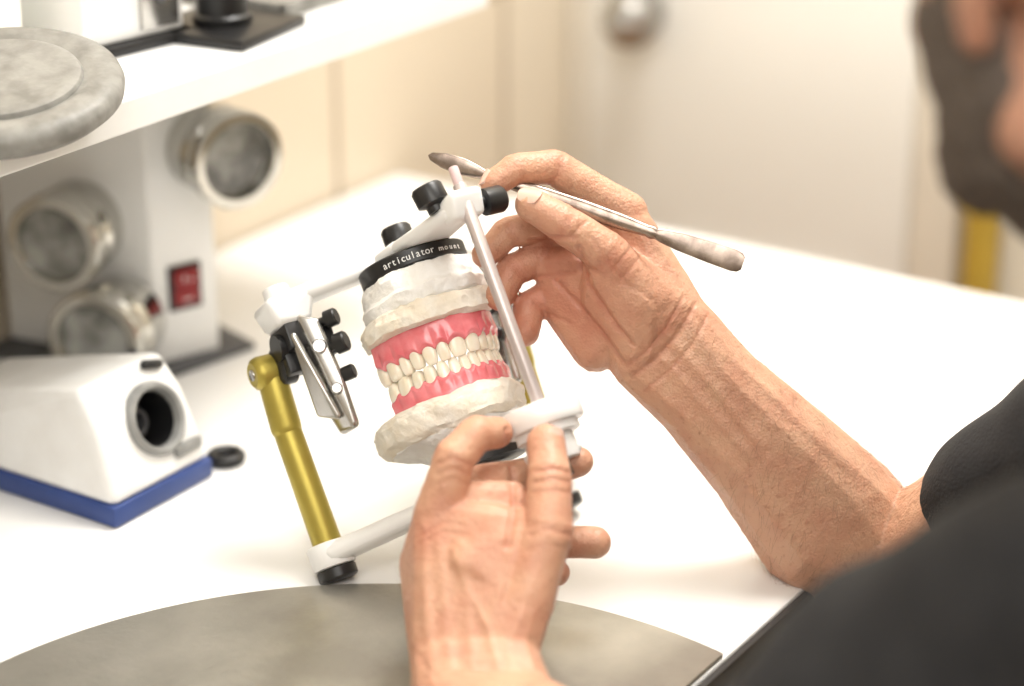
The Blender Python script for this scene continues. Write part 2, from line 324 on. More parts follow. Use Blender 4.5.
# ---------------------------------------------------------------- articulator
roll=math.radians(20); be=math.radians(9); psi=math.radians(30)
ez=(-math.sin(roll)*R_+math.cos(roll)*U_)*math.cos(be)-Tw*math.sin(be); ez.normalize()
tw=(Tw-ez*Tw.dot(ez)).normalized()
rt=ez.cross(tw)
if rt.dot(R_)<0: rt=-rt
fr=rt*math.sin(psi)+tw*math.cos(psi); lt=rt*math.cos(psi)-tw*math.sin(psi)
O=BA(450,366,20)
yb=-fr
MA=Matrix(((lt.x,yb.x,ez.x,O.x),(lt.y,yb.y,ez.y,O.y),(lt.z,yb.z,ez.z,O.z),(0,0,0,1)))
art=E('dental_articulator',MA)
def L(l,f,z): return V((l,-f,z))*.001
def A(name,fn,m,**k): return quick(name,fn,m,art,**k)
mm=.001
def upper(b):
    hull(b,[(L(-8,92,76),4*mm),(L(8,92,76),4*mm),(L(-9,80,84),4*mm),(L(9,80,84),4*mm),(L(-8,96,86),4*mm),(L(8,96,86),4*mm),(L(-8,82,76),4*mm),(L(8,82,76),4*mm)])
    hull(b,[(L(-9,84,80),5*mm),(L(9,84,80),5*mm),(L(-15,14,82),5*mm),(L(15,14,82),5*mm)])
    hull(b,[(L(-15,14,82),5.5*mm),(L(15,14,82),5.5*mm),(L(-18,-22,82),5.5*mm),(L(18,-22,82),5.5*mm)])
    for s in (-1,1):
        hull(b,[(L(s*10,-8,82),6*mm),(L(s*12,-26,82),6*mm),(L(s*68,-48,78),6*mm),(L(s*74,-34,78),6*mm)])
        hull(b,[(L(s*66,-54,78),5*mm),(L(s*66,-30,78),5*mm),(L(s*90,-56,76),5*mm),(L(s*90,-34,76),5*mm),(L(s*88,-54,66),5*mm),(L(s*88,-34,66),5*mm),(L(s*70,-34,66),5*mm)])
A('upper_member',upper,M_white)
def caps(b):
    for s in (-1,1): cyl(b,L(s*80,-44,80),L(s*80,-44,90),9*mm,2*mm)
A('upper_caps',caps,M_white)
A('upper_mounting_plate',lambda b:lathe(b,L(0,0,65),(0,0,1),[(0,33*mm),(.001,.0360),(.0015,.0368),(.0105,.0368),(.0115,.036),(.012,.030)],64),M_black)
A('lower_mounting_plate',lambda b:lathe(b,L(0,0,-70),(0,0,1),[(0,28*mm),(.001,.030),(.008,.030),(.009,.028)],64),M_black)
A('mount_screw_knob',lambda b:(lathe(b,L(0,-6,84),(0,0,1),[(0,.006),(.006,.006),(.007,.0105),(.016,.0105),(.018,.009),(.018,.001)],28)),M_black)
def knobs(b):
    lathe(b,L(8,90,80),(1,0,0),[(0,.005),(.006,.005),(.007,.0088),(.019,.0088),(.021,.0075),(.021,.001)],24)
    lathe(b,L(-12,78,84),(-.15,0,1),[(0,.006),(.004,.006),(.006,.0105),(.016,.0105),(.018,.009),(.018,.001)],24)
A('clamp_knobs',knobs,M_black)
A('incisal_pin',lambda b:(cyl(b,L(0,94,-56),L(0,94,94),4.3*mm,1*mm)),M_pin)
A('pin_tip',lambda b:(cyl(b,L(0,94,93),L(0,94,106),3.2*mm,1.2*mm)),M_pinktip)
def table(b):
    lathe(b,L(0,92,-76),(0,0,1),[(0,.019),(.001,.0205),(.006,.0205),(.0065,.0245),(.008,.0255),(.0195,.0255),(.021,.0245),(.0213,.0225),(.019,.021),(.019,.0)],56)
    cyl(b,L(0,90,-92),L(0,90,-75),.016,.002)
    hull(b,[(L(-12,96,-86),5*mm),(L(12,96,-86),5*mm),(L(-12,70,-86),5*mm),(L(12,70,-86),5*mm)])
A('incisal_table',table,M_white)
def lower(b):
    hull(b,[(L(-9,88,-88),5*mm),(L(9,88,-88),5*mm),(L(-15,10,-84),5*mm),(L(15,10,-84),5*mm)])
    hull(b,[(L(-17,12,-80),6*mm),(L(17,12,-80),6*mm),(L(-17,-22,-80),6*mm),(L(17,-22,-80),6*mm)])
    for s in (-1,1):
        hull(b,[(L(s*12,-4,-82),6.5*mm),(L(s*4,-24,-82),6.5*mm),(L(s*82,-82,-88),7*mm),(L(s*92,-66,-88),7*mm)])
        cyl(b,L(s*90,-76,-97),L(s*90,-76,-80),15*mm,2*mm)
A('lower_member',lower,M_white)
def feet(b):
    for s in (-1,1): lathe(b,L(s*90,-76,-106),(0,0,1),[(0,.010),(.001,.0125),(.002,.0135),(.008,.0135),(.009,.012)],32)
    lathe(b,L(0,86,-102),(0,0,1),[(0,.008),(.001,.010),(.010,.010)],32)
A('feet',feet,M_black)
def posts(b):
    for s in (-1,1):
        hull(b,[(L(s*93,-66,38),10*mm),(L(s*93,-71,2),10.5*mm)])
        hull(b,[(L(s*93,-71,4),9.5*mm),(L(s*90,-76,-80),10*mm)])
        lathe(b,L(s*103,-66,40),(-s,0,0),[(-.003,.008),(-.001,.0105),(.002,.0115),(.020,.0115),(.022,.010)],32)
A('gold_posts',posts,M_gold)
def postcap(b):
    for s in (-1,1):
        cyl(b,L(s*107,-66,40),L(s*102,-66,40),4*mm,.6*mm)
        cyl(b,L(s*62,-42,20),L(s*60,-42,-2),4*mm,.6*mm)
A('post_pivots',postcap,M_chrome)
def cond(b):
    for s in (-1,1):
        box(b,tuple(L(s*88 if s<0 else 72,-60+28,44)),tuple(L(s*72 if s<0 else 88,-60,64)),.002)
        lathe(b,L(s*92,-60,40),(-s,0,0),[(0,.010),(.002,.013),(.012,.013),(.014,.010)],28)
        lathe(b,L(s*92,-48,50),(-s,0,0),[(0,.009),(.02,.009)],28)
        box(b,tuple(L(-90 if s<0 else 74,-42,30)),tuple(L(-74 if s<0 else 90,-58,50)),.002)
        box(b,tuple(L(-66 if s<0 else 56,-30,34)),tuple(L(-56 if s<0 else 66,-40,54)),.002)
        for (f,z,r) in ((-26,56,6),(-24,38,7),(-28,18,5)):
            lathe(b,L(s*64,f-4,z),(-s*.7,-.7,0),[(0,.003),(.004,.003),(.005,r*mm),(.012,r*mm),(.013,(r-1)*mm),(.013,.0005)],20)
A('condylar_blocks',cond,M_black)
def brk(b):
    for s in (-1,1):
        hull(b,[(L(s*76,-30,62),2.5*mm),(L(s*68,-26,56),2.5*mm),(L(s*74,-54,62),2.5*mm),(L(s*64,-28,16),2.5*mm),(L(s*70,-50,8),2.5*mm),(L(s*64,-32,-14),4*mm),(L(s*66,-44,-14),4*mm)])
        hull(b,[(L(s*84,-32,52),2.5*mm),(L(s*80,-32,30),2.5*mm),(L(s*72,-34,-6),3*mm),(L(s*78,-44,0),3*mm)])
        lathe(b,L(s*68,-30,10),(s*.4,-.9,0),[(-.002,.004),(.004,.004),(.005,.003)],24)
        lathe(b,L(s*70,-30,40),(s*.4,-.9,0),[(-.002,.005),(.005,.005),(.006,.004)],24)
A('condylar_brackets',brk,M_chrome)
txt='articulator mount'
for i,ch in enumerate(txt):
    if ch==' ': continue
    cu=bpy.data.curves.new('letter_%d'%i,'FONT'); cu.body=ch; cu.size=.0066 if i<12 else .0052; cu.extrude=.0002; cu.align_x='CENTER'
    ob=bpy.data.objects.new('letter_%d'%i,cu); COL.objects.link(ob); cu.materials.append(M_white); ob.parent=art
    a=math.radians(-30-26+i*5.2+(max(0,i-12)*1.4))
    n=V((math.sin(a),-math.cos(a),0)); x=V((math.cos(a),math.sin(a),0))
    p=n*.0369+V((0,0,.0688))
    ob.matrix_basis=Matrix(((x.x,0,n.x,p.x),(x.y,0,n.y,p.y),(0,1,0,p.z),(0,0,0,1)))
# plaster
def stack(b,levels,amp,seed,n=130,sub=6):
    lv=[]; levels=[tuple(l)+((0,) if len(l)==4 else ()) for l in levels]
    for A0,A1 in zip(levels[:-1],levels[1:]):
        for i in range(sub):
            t=i/sub; lv.append([p+(q-p)*t for p,q in zip(A0,A1)])
    lv.append(list(levels[-1])); rings=[]
    for z,a,c,o,lx in lv:
        ring=[]
        for i in range(n):
            th=2*math.pi*i/n; e=.85
            cx=math.copysign(abs(math.cos(th))**e,math.cos(th))*a+lx; cy=math.copysign(abs(math.sin(th))**e,math.sin(th))*c+o
            f3=abs(noise.noise(V((cx*.13+seed,cy*.13,z*.11+3))))*-2
            nz=noise.noise(V((cx*.05+seed,cy*.05,z*.05)))*amp*1.2+f3*amp*.45+noise.noise(V((cx*.35+seed,cy*.35,z*.4)))*amp*.35+noise.noise(V((cx*.9,cy*.9,z*.9)))*.25
            q=V((cx-lx,cy-o,0)); q=q.normalized()*nz if q.length>0 else q
            ring.append(b.verts.new(L(cx+q.x,cy+q.y,z+noise.noise(V((cx*.06,cy*.06,seed)))*amp*.9+noise.noise(V((cx*.3,cy*.3,seed)))*amp*.35)))
        rings.append(ring)
    for X,Y in zip(rings[:-1],rings[1:]):
        for i in range(n): b.faces.new((X[i],X[(i+1)%n],Y[(i+1)%n],Y[i]))
    b.faces.new(rings[0]); b.faces.new(rings[-1])
A('upper_plaster_mount',lambda b:stack(b,[(39,38,38,3,-2),(41,41,40,3,-2),(49,42,40,3,-2),(52,40,38,2,-1),(60,39,37,1,-1),(65,37,36,0,0),(66.5,31,31,0,0)],2.0,3.1),M_plas)
A('upper_cast',lambda b:stack(b,[(25,38,38,2,-4),(27,45,44,2,-4),(33,46,44,2,-4),(39,44,42,2,-3),(42,39,38,2,-2)],2.4,7.7),M_plasc)
A('lower_cast',lambda b:stack(b,[(-44,43,50,-11,-7),(-40,48,54,-11,-8),(-29,49,56,-11,-8),(-25,47,54,-11,-8),(-22,43,48,-9,-7)],2.6,11.3),M_plasc)
A('lower_plaster_mount',lambda b:stack(b,[(-62,26,26,0,0),(-60,29,29,0,0),(-53,33,36,-4,-3),(-45,42,47,-9,-7),(-40,42,47,-9,-7)],2.4,5.3),M_plas)
# arches
def arch(a,bb,off):
    ph=np.linspace(-math.radians(89),math.radians(89),400); x=a*np.sin(ph)-1.5; y=bb*np.cos(ph)+off
    s=np.concatenate([[0],np.cumsum(np.hypot(np.diff(x),np.diff(y)))]); return x,y,s
def at(ar,s):
    x,y,S=ar; px=np.interp(s,S,x); py=np.interp(s,S,y); e=.3
    tx=np.interp(s+e,S,x)-np.interp(s-e,S,x); ty=np.interp(s+e,S,y)-np.interp(s-e,S,y); n=math.hypot(tx,ty); tx/=n; ty/=n
    return px,py,tx,ty
def tooth(b,c,t,w,th,h,up,kind):
    nx,ny=-t[1],t[0]
    N=28; K=18; g=[]
    for j in range(K+1):
        v=-math.pi/2+math.pi*j/K; ring=[]
        zz=math.copysign(abs(math.sin(v))**.85,math.sin(v)); cv=abs(math.cos(v))**.34
        for i in range(N):
            u=2*math.pi*i/N
            cx=math.copysign(abs(math.cos(u))**.62,math.cos(u))*cv; cy=math.copysign(abs(math.sin(u))**.8,math.sin(u))*cv
            ww=w/2*(1-.11*max(0,zz)); tt=th/2
            if kind=='i': tt*= (.45+.55*(zz+1)/2)
            if kind=='c': ww*= (1-.26*max(0,-zz-.25)); tt*=(.6+.4*(zz+1)/2)
            if kind in 'pm': ww*=(1-.10*max(0,-zz-.25)); tt*=(.85+.15*(zz+1)/2)
            px=c[0]+t[0]*cx*ww+nx*(cy*tt); py=c[1]+t[1]*cx*ww+ny*cy*tt
            ring.append(b.verts.new(L(px,py,c[2]+up*zz*h/2)))
        g.append(ring)
    for X,Y in zip(g[:-1],g[1:]):
        for i in range(N): b.faces.new((X[i],X[(i+1)%N],Y[(i+1)%N],Y[i]))
k_=1.2
UW=[('m',10.2*k_),('m',10.4*k_),('p',7.2*k_),('p',7.4*k_),('c',8.0*k_),('i',6.9*k_),('i',9.2*k_)]
LW=[('m',10.4*k_),('m',10.8*k_),('p',7.4*k_),('p',7.3*k_),('c',7.0*k_),('i',6.1*k_),('i',5.7*k_)]
def do_arch(nm,ar,W,up,edge):
    seq=W+W[::-1]; tot=sum(w for _,w in seq); mid=ar[2][-1]/2; s=mid-tot/2; cent=[]
    b=bmesh.new()
    for kind,w in seq:
        c=s+w/2; x,y,tx,ty=at(ar,c); th={'m':11,'p':9.5,'c':9,'i':8}[kind]; h={'m':15.5,'p':16.5,'c':18,'i':17.5}[kind]
        lo=edge+(.8*random.random())+(-.7 if kind=='c' else 0)+(-.4 if kind=='i' else 0)
        an=random.gauss(0,.05); tx2,ty2=tx*math.cos(an)-ty*math.sin(an),tx*math.sin(an)+ty*math.cos(an)
        tooth(b,(x,y,up*(lo+h/2)),(tx2,ty2),w*1.0,th,h,up,kind); cent.append((c,w)); s+=w
    A(nm+'_teeth',lambda bb:addmesh(bb,b),M_tooth)
    def gum(bb):
        n=260; rings=[]; s0=.4; s1=ar[2][-1]-.4
        for i in range(n+1):
            q=s0+(s1-s0)*i/n; x,y,tx,ty=at(ar,q); nx,ny=-ty,tx
            k=min(cent,key=lambda cw:abs(cw[0]-q)); d=min(1,abs(k[0]-q)/(k[1]/2)); s_=math.cos(d*math.pi/2)
            zm=8.2+3.2*s_; bul=1.3*s_
            prof=[(3.9,zm-.2),(4.9+bul*.3,zm+.5),(5.5+bul,zm+2.2),(5.4+bul*.8,zm+5),(5.4+bul*.4,20),(5.8,23),(6.0,28),(0,29),(-8,27),(-8,12),(-4,8)]
            rings.append([bb.verts.new(L(x+nx*o,y+ny*o,up*z)) for o,z in prof])
        m=len(rings[0])
        for X,Y in zip(rings[:-1],rings[1:]):
            for i in range(m): bb.faces.new((X[i],X[(i+1)%m],Y[(i+1)%m],Y[i]))
        bb.faces.new(rings[0]); bb.faces.new(rings[-1])
    g=A(nm+'_gum',gum,M_gum); ss=g.modifiers.new('s','SUBSURF'); ss.levels=1; ss.render_levels=1
do_arch('upper',arch(37.5,46.5,-13),UW,1,-.9)
do_arch('lower',arch(36,44,-13),LW,-1,-.5)
# ---------------------------------------------------------------- skin bodies
def skinobj(name,b,parent,vox,creases,reds,m=M_skin,sm=6,ridges=(),F=None,k=1,wrinkle=0):
    o=mk(name,b,m,parent,local=False); remesh(o,vox,sm)
    me=o.data; n=len(me.vertices); co=np.empty(n*3,dtype=np.float32); me.vertices.foreach_get('co',co); co=co.reshape(-1,3).astype(float)
    no=np.empty(n*3,dtype=np.float32)
    me.vertices.foreach_get('normal',no); no=no.reshape(-1,3).astype(float)
    d=np.zeros(n); tint=np.zeros(n)
    for p,ax,rad,amp,sg in creases:
        rel=co-np.array(p); dist=np.linalg.norm(rel,axis=1); s=rel@np.array(V(ax).normalized())
        fall=np.clip(1.6-dist/rad,0,1)
        s=s+.0005*np.sin(rel@np.array([311.,207.,411.]))
        for off,a in ((0,1),(2.2*sg,.7),(-2.2*sg,.7)):
            g=a*fall*np.exp(-((s-off)/sg)**2); d-=amp*g; tint+=g*.25
    if F is not None:
        o0=np.array(F(512,343,0)); rel=co-o0; uu=rel@np.array(R_)/k+512; vv=343-rel@np.array(U_)/k; ww=rel@np.array(Tw)*1000
        fac=np.clip(no@np.array(Tw)*2.5,0,1)
        for pts,amp,sg,wr,tr in ridges:
            best=np.full(n,1e9)
            for (a0,b0),(a1,b1) in zip(pts[:-1],pts[1:]):
                dx,dy=a1-a0,b1-b0; t=np.clip(((uu-a0)*dx+(vv-b0)*dy)/(dx*dx+dy*dy),0,1)
                best=np.minimum(best,np.hypot(uu-a0-t*dx,vv-b0-t*dy))
            mask=fac*(ww>wr[0])*(ww<wr[1]); g=np.exp(-(best*k*1000/sg)**2)*mask
            d+=amp*.001*g; tint+=tr*g
    if wrinkle:
        wv=np.array([noise.noise(V(c)*70)*.5+noise.noise(V(c)*180)*.25-abs(noise.noise(V(c)*260))*.35 for c in co]); d+=wv*wrinkle
    for p,rad,a in reds:
        rel=co-np.array(p); tint+=a*np.exp(-(rel**2).sum(1)/(2*rad*rad))
    co=co+no*d[:,None]; me.vertices.foreach_set('co',co.ravel().astype(np.float32))
    at_=me.color_attributes.new('tint','FLOAT_COLOR','POINT'); t=np.clip(tint,0,1); arr=np.stack([t,t,t,np.ones(n)],1); at_.data.foreach_set('color',arr.ravel().astype(np.float32))
    me.update(); return o
def nail(name,base,d,out,w,l,parent):
    base=V(base); out=V(out).normalized(); d=V(d); d=(d-out*d.dot(out)).normalized(); s=d.cross(out)
    b=bmesh.new(); N=14; g=[]
    for lay in (0,1):
        rows=[]
        for i in range(N+1):
            row=[]; u=-1+2*i/N
            for j in range(N+1):
                v=-1+2*j/N
                x=u*math.sqrt(1-v*v*.28); y=v*math.sqrt(1-u*u*.42)
                zc=-(x*x)*w*.38-(y*y)*l*.08-(.0012 if lay else 0)
                row.append(b.verts.new(base+s*(x*w)+d*(y*l)+out*zc))
            rows.append(row)
        g.append(rows)
        for i in range(N):
            for j in range(N): b.faces.new((rows[i][j],rows[i+1][j],rows[i+1][j+1],rows[i][j+1]))
    edge=[(0,j) for j in range(N)]+[(i,N) for i in range(N)]+[(N,j) for j in range(N,0,-1)]+[(i,0) for i in range(N,0,-1)]
    for q in range(len(edge)):
        a=edge[q];c=edge[(q+1)%len(edge)]
        b.faces.new((g[0][a[0]][a[1]],g[0][c[0]][c[1]],g[1][c[0]][c[1]],g[1][a[0]][a[1]]))
    return mk(name,b,M_nail,parent,local=False)
man=E('man',Matrix.Translation((-.04,-.40,.5)))
creR=[];redR=[];creL=[];redL=[]
def finger(b,F,pts,cre,red):
    P=[(F(*p[:3]),p[3]*mm) for p in pts]
    out=[P[0]]
    for a,c in zip(P[:-1],P[1:]):
        out.append(((a[0]+c[0])/2,(a[1]+c[1])/2*.96)); out.append(c)
    for a,c in zip(out[:-1],out[1:]): hull(b,[a,c],3)
    for k in range(1,len(P)-1):
        ax=(P[k+1][0]-P[k-1][0]); cre.append((P[k][0],ax,P[k][1]*1.3,.0006,.0009)); red.append((P[k][0],.009,.4))
    red.append((P[-1][0],.008,.55)); red.append((P[0][0],.012,.25))
    return P
def H(b,F,*s): hull(b,[(F(*q[:3]),q[3]*mm) for q in s])
b=bmesh.new()
WA=(680,318,0,20);WB=(642,362,-4,20)
H(b,BR,WA,WB,(724,378,-4,25),(696,404,-8,25))
H(b,BR,(724,378,-4,25),(696,404,-8,25),(786,439,-12,31),(758,467,-16,31))
H(b,BR,(786,439,-12,31),(758,467,-16,31),(850,505,-26,38),(820,540,-30,38))
H(b,BR,(850,505,-26,38),(820,540,-30,38),(905,580,-44,43))
hull(b,[(BR(905,580,-44),.043),(V((.165,-.13,.84)),.045)])
H(b,BR,WA,WB,(628,216,-6,14),(612,262,-14,14))
H(b,BR,WB,(612,262,-16,14),(600,315,-24,14),(668,330,-6,19))
H(b,BR,WB,WA,(640,300,12,18),(612,262,16,15))
H(b,BR,(640,345,4,18),(640,300,14,18),(606,262,18,15),(600,318,-8,15))
H(b,BR,(562,304,-16,14),(596,350,-10,15),(640,300,4,16),(590,265,-4,14),(552,264,-14,12))
R1=finger(b,BR,[(628,212,-6,14),(555,167,3,11.8),(516,170,14,10.4),(495,184,18,9)],creR,redR)
R2=finger(b,BR,[(620,240,-14,13.5),(548,222,-10,11.8),(508,232,-4,10.4),(486,254,2,9.2)],creR,redR)
R3=finger(b,BR,[(612,280,-22,13),(545,254,-18,12.2),(512,270,-10,11),(500,296,-3,9.6)],creR,redR)
R4=finger(b,BR,[(602,318,-24,12.5),(556,292,-22,12),(530,306,-14,11),(526,332,-6,9.4)],creR,redR)
R5=finger(b,BR,[(648,300,12,17),(606,254,24,14.5),(564,226,30,12.6),(532,207,28,11)],creR,redR)
creR.append((BR(655,335,0),BR(740,430,0)-BR(655,345,0),.036,.0003,.0013))
redR+= [(BR(590,320,0),.025,.4),(BR(612,275,18),.02,.25),(BR(560,260,0),.02,.35),(BR(540,300,-10),.02,.35)]
al=(-100,100)
ridR=[([(760,445),(715,390),(672,342),(655,318)],.8,3.4,al,0),([(748,455),(700,402),(662,358)],.7,3.0,al,0),([(850,470),(800,425),(752,376),(708,345),(690,318)],.6,2.6,al,-.05),
 ([(632,376),(655,358),(676,334),(694,304)],-1.0,1.6,al,.3),([(644,390),(668,370),(690,344),(706,316)],-.7,1.4,al,.3),([(626,366),(646,350),(664,328),(682,296)],-.7,1.3,al,.3),
 ([(578,250),(588,285),(608,318),(632,345)],-1.7,1.9,al,.4),([(556,280),(580,306),(604,335),(622,362)],-1.3,1.7,al,.4),([(600,300),(618,330)],-.5,1.3,al,.1),([(590,240),(604,262),(625,285),(650,300)],-.6,1.5,al,.15),
 ([(570,238),(585,224)],-.7,1.2,al,.2),([(612,270),(632,246)],-.6,1.4,al,.15),([(620,280),(642,254)],-.5,1.4,al,.1),
 ([(540,276),(575,272)],-1.2,1.4,al,.3),([(530,240),(575,240)],-1.2,1.4,al,.3),([(545,312),(570,322)],-1.,1.4,al,.3)]
oR=skinobj('right_hand_and_forearm',b,man,.0012,creR,redR,ridges=ridR,F=BR,k=.000649,wrinkle=.0007)
nail('right_thumb_nail',R5[-1][0]+(U_*.70+Tw*.70-R_*.15).normalized()*.0108,R5[-1][0]-R5[-2][0],(U_*.70+Tw*.70-R_*.15),.0068,.0078,man)
nail('right_index_nail',R1[-1][0]+(R_*-.85+U_*.45+Tw*.15).normalized()*.0090,R1[-1][0]-R1[-2][0],(R_*-.85+U_*.45+Tw*.15),.0055,.006,man)
# left hand (holds the base)
b=bmesh.new()
WA=(446,648,34,21);WB=(504,645,40,21)
H(b,BL,WA,WB,(456,690,62,24),(518,690,68,24))
H(b,BL,(456,690,62,24),(518,690,68,24),(560,745,150,34),(600,735,150,34))
H(b,BL,(560,745,150,34),(600,735,150,34),(662,793,262,42))
hull(b,[(BL(662,793,262),.042),(V((-.25,-.19,.86)),.044)])
H(b,BL,WA,WB,(436,520,10,15),(492,528,18,17))
H(b,BL,WA,(436,522,10,15),(422,562,0,14),(424,605,-6,13),(445,600,24,18))
H(b,BL,WB,(546,530,24,15),(522,600,34,19))
H(b,BL,(522,600,32,17),(492,528,16,16),(546,530,22,14),(470,560,26,17))
H(b,BL,(440,545,4,13),(500,560,0,14),(480,620,10,16),(430,600,0,12))
H(b,BL,(470,500,4,13),(512,502,4,13),(490,560,10,16))
Lx=finger(b,BL,[(438,515,10,15),(455,458,14,13),(476,434,6,11.4),(497,434,-10,10)],creL,redL)
Lm=finger(b,BL,[(440,530,0,13),(482,488,-22,13),(535,478,-38,11.4),(580,466,-40,9.8)],creL,redL)
Lr=finger(b,BL,[(424,572,-4,13),(482,555,-40,11.5),(545,549,-46,11),(597,549,-42,10.4)],creL,redL)
Lp=finger(b,BL,[(424,604,-8,12.5),(470,596,-38,10.5),(518,588,-44,9.4),(558,580,-40,8.6)],creL,redL)
Lt=finger(b,BL,[(524,596,34,18),(547,528,28,15.5),(549,476,16,13.6),(546,444,2,12)],creL,redL)
redL+=[(BL(430,528,22),.013,.4),(BL(470,600,40),.03,.2),(BL(500,520,20),.02,.25),(BL(548,500,20),.012,.25)]
fl=(-22,120)
ridL=[([(452,650),(446,590),(440,535)],.7,3.4,fl,0),([(474,650),(468,590),(462,540)],.7,3.4,fl,0),([(436,640),(428,600),(424,570)],.5,3,fl,0),
 ([(500,655),(488,615),(468,580),(455,545)],.7,2.2,fl,-.05),([(488,615),(505,575),(512,545)],.6,2.2,fl,-.05),([(415,640),(450,668),(520,668)],-.5,1.8,fl,.1),
 ([(508,430),(512,470),(514,505),(508,540)],-2.0,2.4,fl,.3),([(422,540),(445,528),(462,530)],-.5,1.2,fl,.2),([(424,532),(445,519),(464,522)],-.5,1.2,fl,.2),
 ([(536,470),(552,466),(568,470)],-.6,1.0,fl,.3),([(534,480),(552,476),(568,480)],-.7,1.1,fl,.3),([(532,490),(550,487),(568,490)],-.5,1.0,fl,.3),([(530,530),(548,524),(568,530)],-.5,1.3,fl,.15),([(528,544),(546,538),(564,544)],-.4,1.3,fl,.1),
 ([(440,462),(455,456),(472,464)],-.6,1.0,fl,.3),([(440,472),(455,466),(472,474)],-.6,1.0,fl,.3),([(440,482),(455,476),(470,484)],-.4,1.0,fl,.3)]
creL.append((BL(478,655,50),BL(478,760,100)-BL(478,640,36),.036,.0003,.0016))
oL=skinobj('left_hand_and_forearm',b,man,.0012,creL,redL,ridges=ridL,F=BL,k=.000605,wrinkle=.0007)
nail('left_thumb_nail',Lt[-1][0]+(Tw*.75+R_*.6+U_*.25).normalized()*.0118,Lt[-1][0]-Lt[-2][0],(Tw*.75+R_*.6+U_*.25),.0066,.0078,man)
def armhair(name,o,F,k,reg,count,flow,ln):
    me=o.data; n=len(me.vertices); bm=bmesh.new(); tries=0; made=0
    o0=F(512,343,0)
    while made<count and tries<count*60:
        tries+=1; v=me.vertices[random.randrange(n)]; rel=v.co-o0; u=rel.dot(R_)/k+512; vv=343-rel.dot(U_)/k
        if not reg(u,vv): continue
        nn=v.normal
        if nn.dot(Tw)<-.1: continue
        f=(flow+V((random.gauss(0,.35),random.gauss(0,.35),random.gauss(0,.35))))
        f=(f-nn*f.dot(nn)).normalized(); s=f.cross(nn); r_=.00007; l=ln*random.uniform(.5,1.2); p=v.co
        q=[(p,r_),(p+f*l*.5+nn*l*.22,r_*.8),(p+f*l+nn*l*.25,r_*.2)]
        rings=[[bm.verts.new(c+s*rr*math.cos(a)+nn*rr*math.sin(a)) for a in (0,2.09,4.19)] for c,rr in q]
        for X,Y in zip(rings[:-1],rings[1:]):
            for i in range(3): bm.faces.new((X[i],X[(i+1)%3],Y[(i+1)%3],Y[i]))
        made+=1
    mk(name,bm,M_armhair,man,local=False)
armhair('right_forearm_hair',oR,BR,.000649,lambda u,v:u>690 and (u-690)+(v-330)>20,1500,(-R_*.3-U_*1.0),.012)
armhair('left_wrist_hair',oL,BL,.000605,lambda u,v:v>560 and u<560,400,(-R_*.7+U_*.5),.008)
# shirt
def shirt(b):
    hull(b,[(V((-.15,-.34,.98)),.075),(V((.08,-.32,.98)),.075),(V((-.14,-.38,.58)),.105),(V((.09,-.38,.58)),.105)])
    hull(b,[(V((-.09,-.31,.90)),.09),(V((.05,-.29,.90)),.09),(V((-.03,-.32,.68)),.13)])
    hull(b,[(V((-.22,-.33,1.0)),.062),(V((-.05,-.33,1.03)),.065)]); hull(b,[(V((.155,-.27,.98)),.062),(V((-.05,-.33,1.03)),.065)])
    chain(b,[(V((-.225,-.33,1.0)),.072),(V((-.250,-.225,.925)),.068),(V((-.268,-.16,.84)),.060)])
    chain(b,[(V((.155,-.26,.97)),.068),(V((.170,-.17,.88)),.062),(V((.174,-.112,.815)),.060)])
    hull(b,[(V((-.20,-.32,.97)),.05),(V((-.14,-.34,.80)),.09)]); hull(b,[(V((.15,-.27,.95)),.05),(V((.08,-.32,.80)),.09)])
b=bmesh.new(); shirt(b); so=mk('shirt',b,M_shirt,man,local=False); remesh(so,.005,8)
rough_up(so,lambda c:noise.noise(c*14)*.006+noise.noise(c*32)*.0022)
quick('collar',lambda b:torus(b,(-.05,-.31,1.085),(-.2,.5,1),.062,.009),M_shirt,man,local=False)
b=bmesh.new()
hull(b,[(V((-.12,-.42,.565)),.10),(V((.06,-.42,.565)),.10)])
for s in (-1,1):
    chain(b,[(V((s*.10-.03,-.42,.555)),.088),(V((s*.13-.03,-.04,.545)),.062)]); chain(b,[(V((s*.13-.03,-.04,.545)),.060),(V((s*.13-.03,-.06,.30)),.052),(V((s*.13-.03,-.05,.11)),.045)])
to=mk('trousers',b,M_jeans,man,local=False); remesh(to,.008,6)
for s in (-1,1):
    b=bmesh.new(); hull(b,[(V((s*.13-.03,-.06,.05)),.045),(V((s*.13-.03,.06,.035)),.032),(V((s*.13-.03,.10,.03)),.028)]); mk('shoe_%s'%('l' if s<0 else 'r'),b,M_black,man,local=False)
st=E('stool',Matrix.Translation((-.03,-.42,0)))
quick('seat',lambda b:cyl(b,(0,0,.40),(0,0,.462),.19,.02,n=48),M_black,st)
quick('post',lambda b:cyl(b,(0,0,.06),(0,0,.40),.025),M_chrome,st)
quick('base',lambda b:[hull(b,[((0,0,.075),.02),((.25*math.cos(a),.25*math.sin(a),.055),.014)]) for a in [2*math.pi*i/5+.5 for i in range(5)]],M_chrome,st)
quick('casters',lambda b:[cyl(b,(.25*math.cos(a)-.01,.25*math.sin(a),.026),(.25*math.cos(a)+.012,.25*math.sin(a),.026),.025) for a in [2*math.pi*i/5+.5 for i in range(5)]],M_black,st)
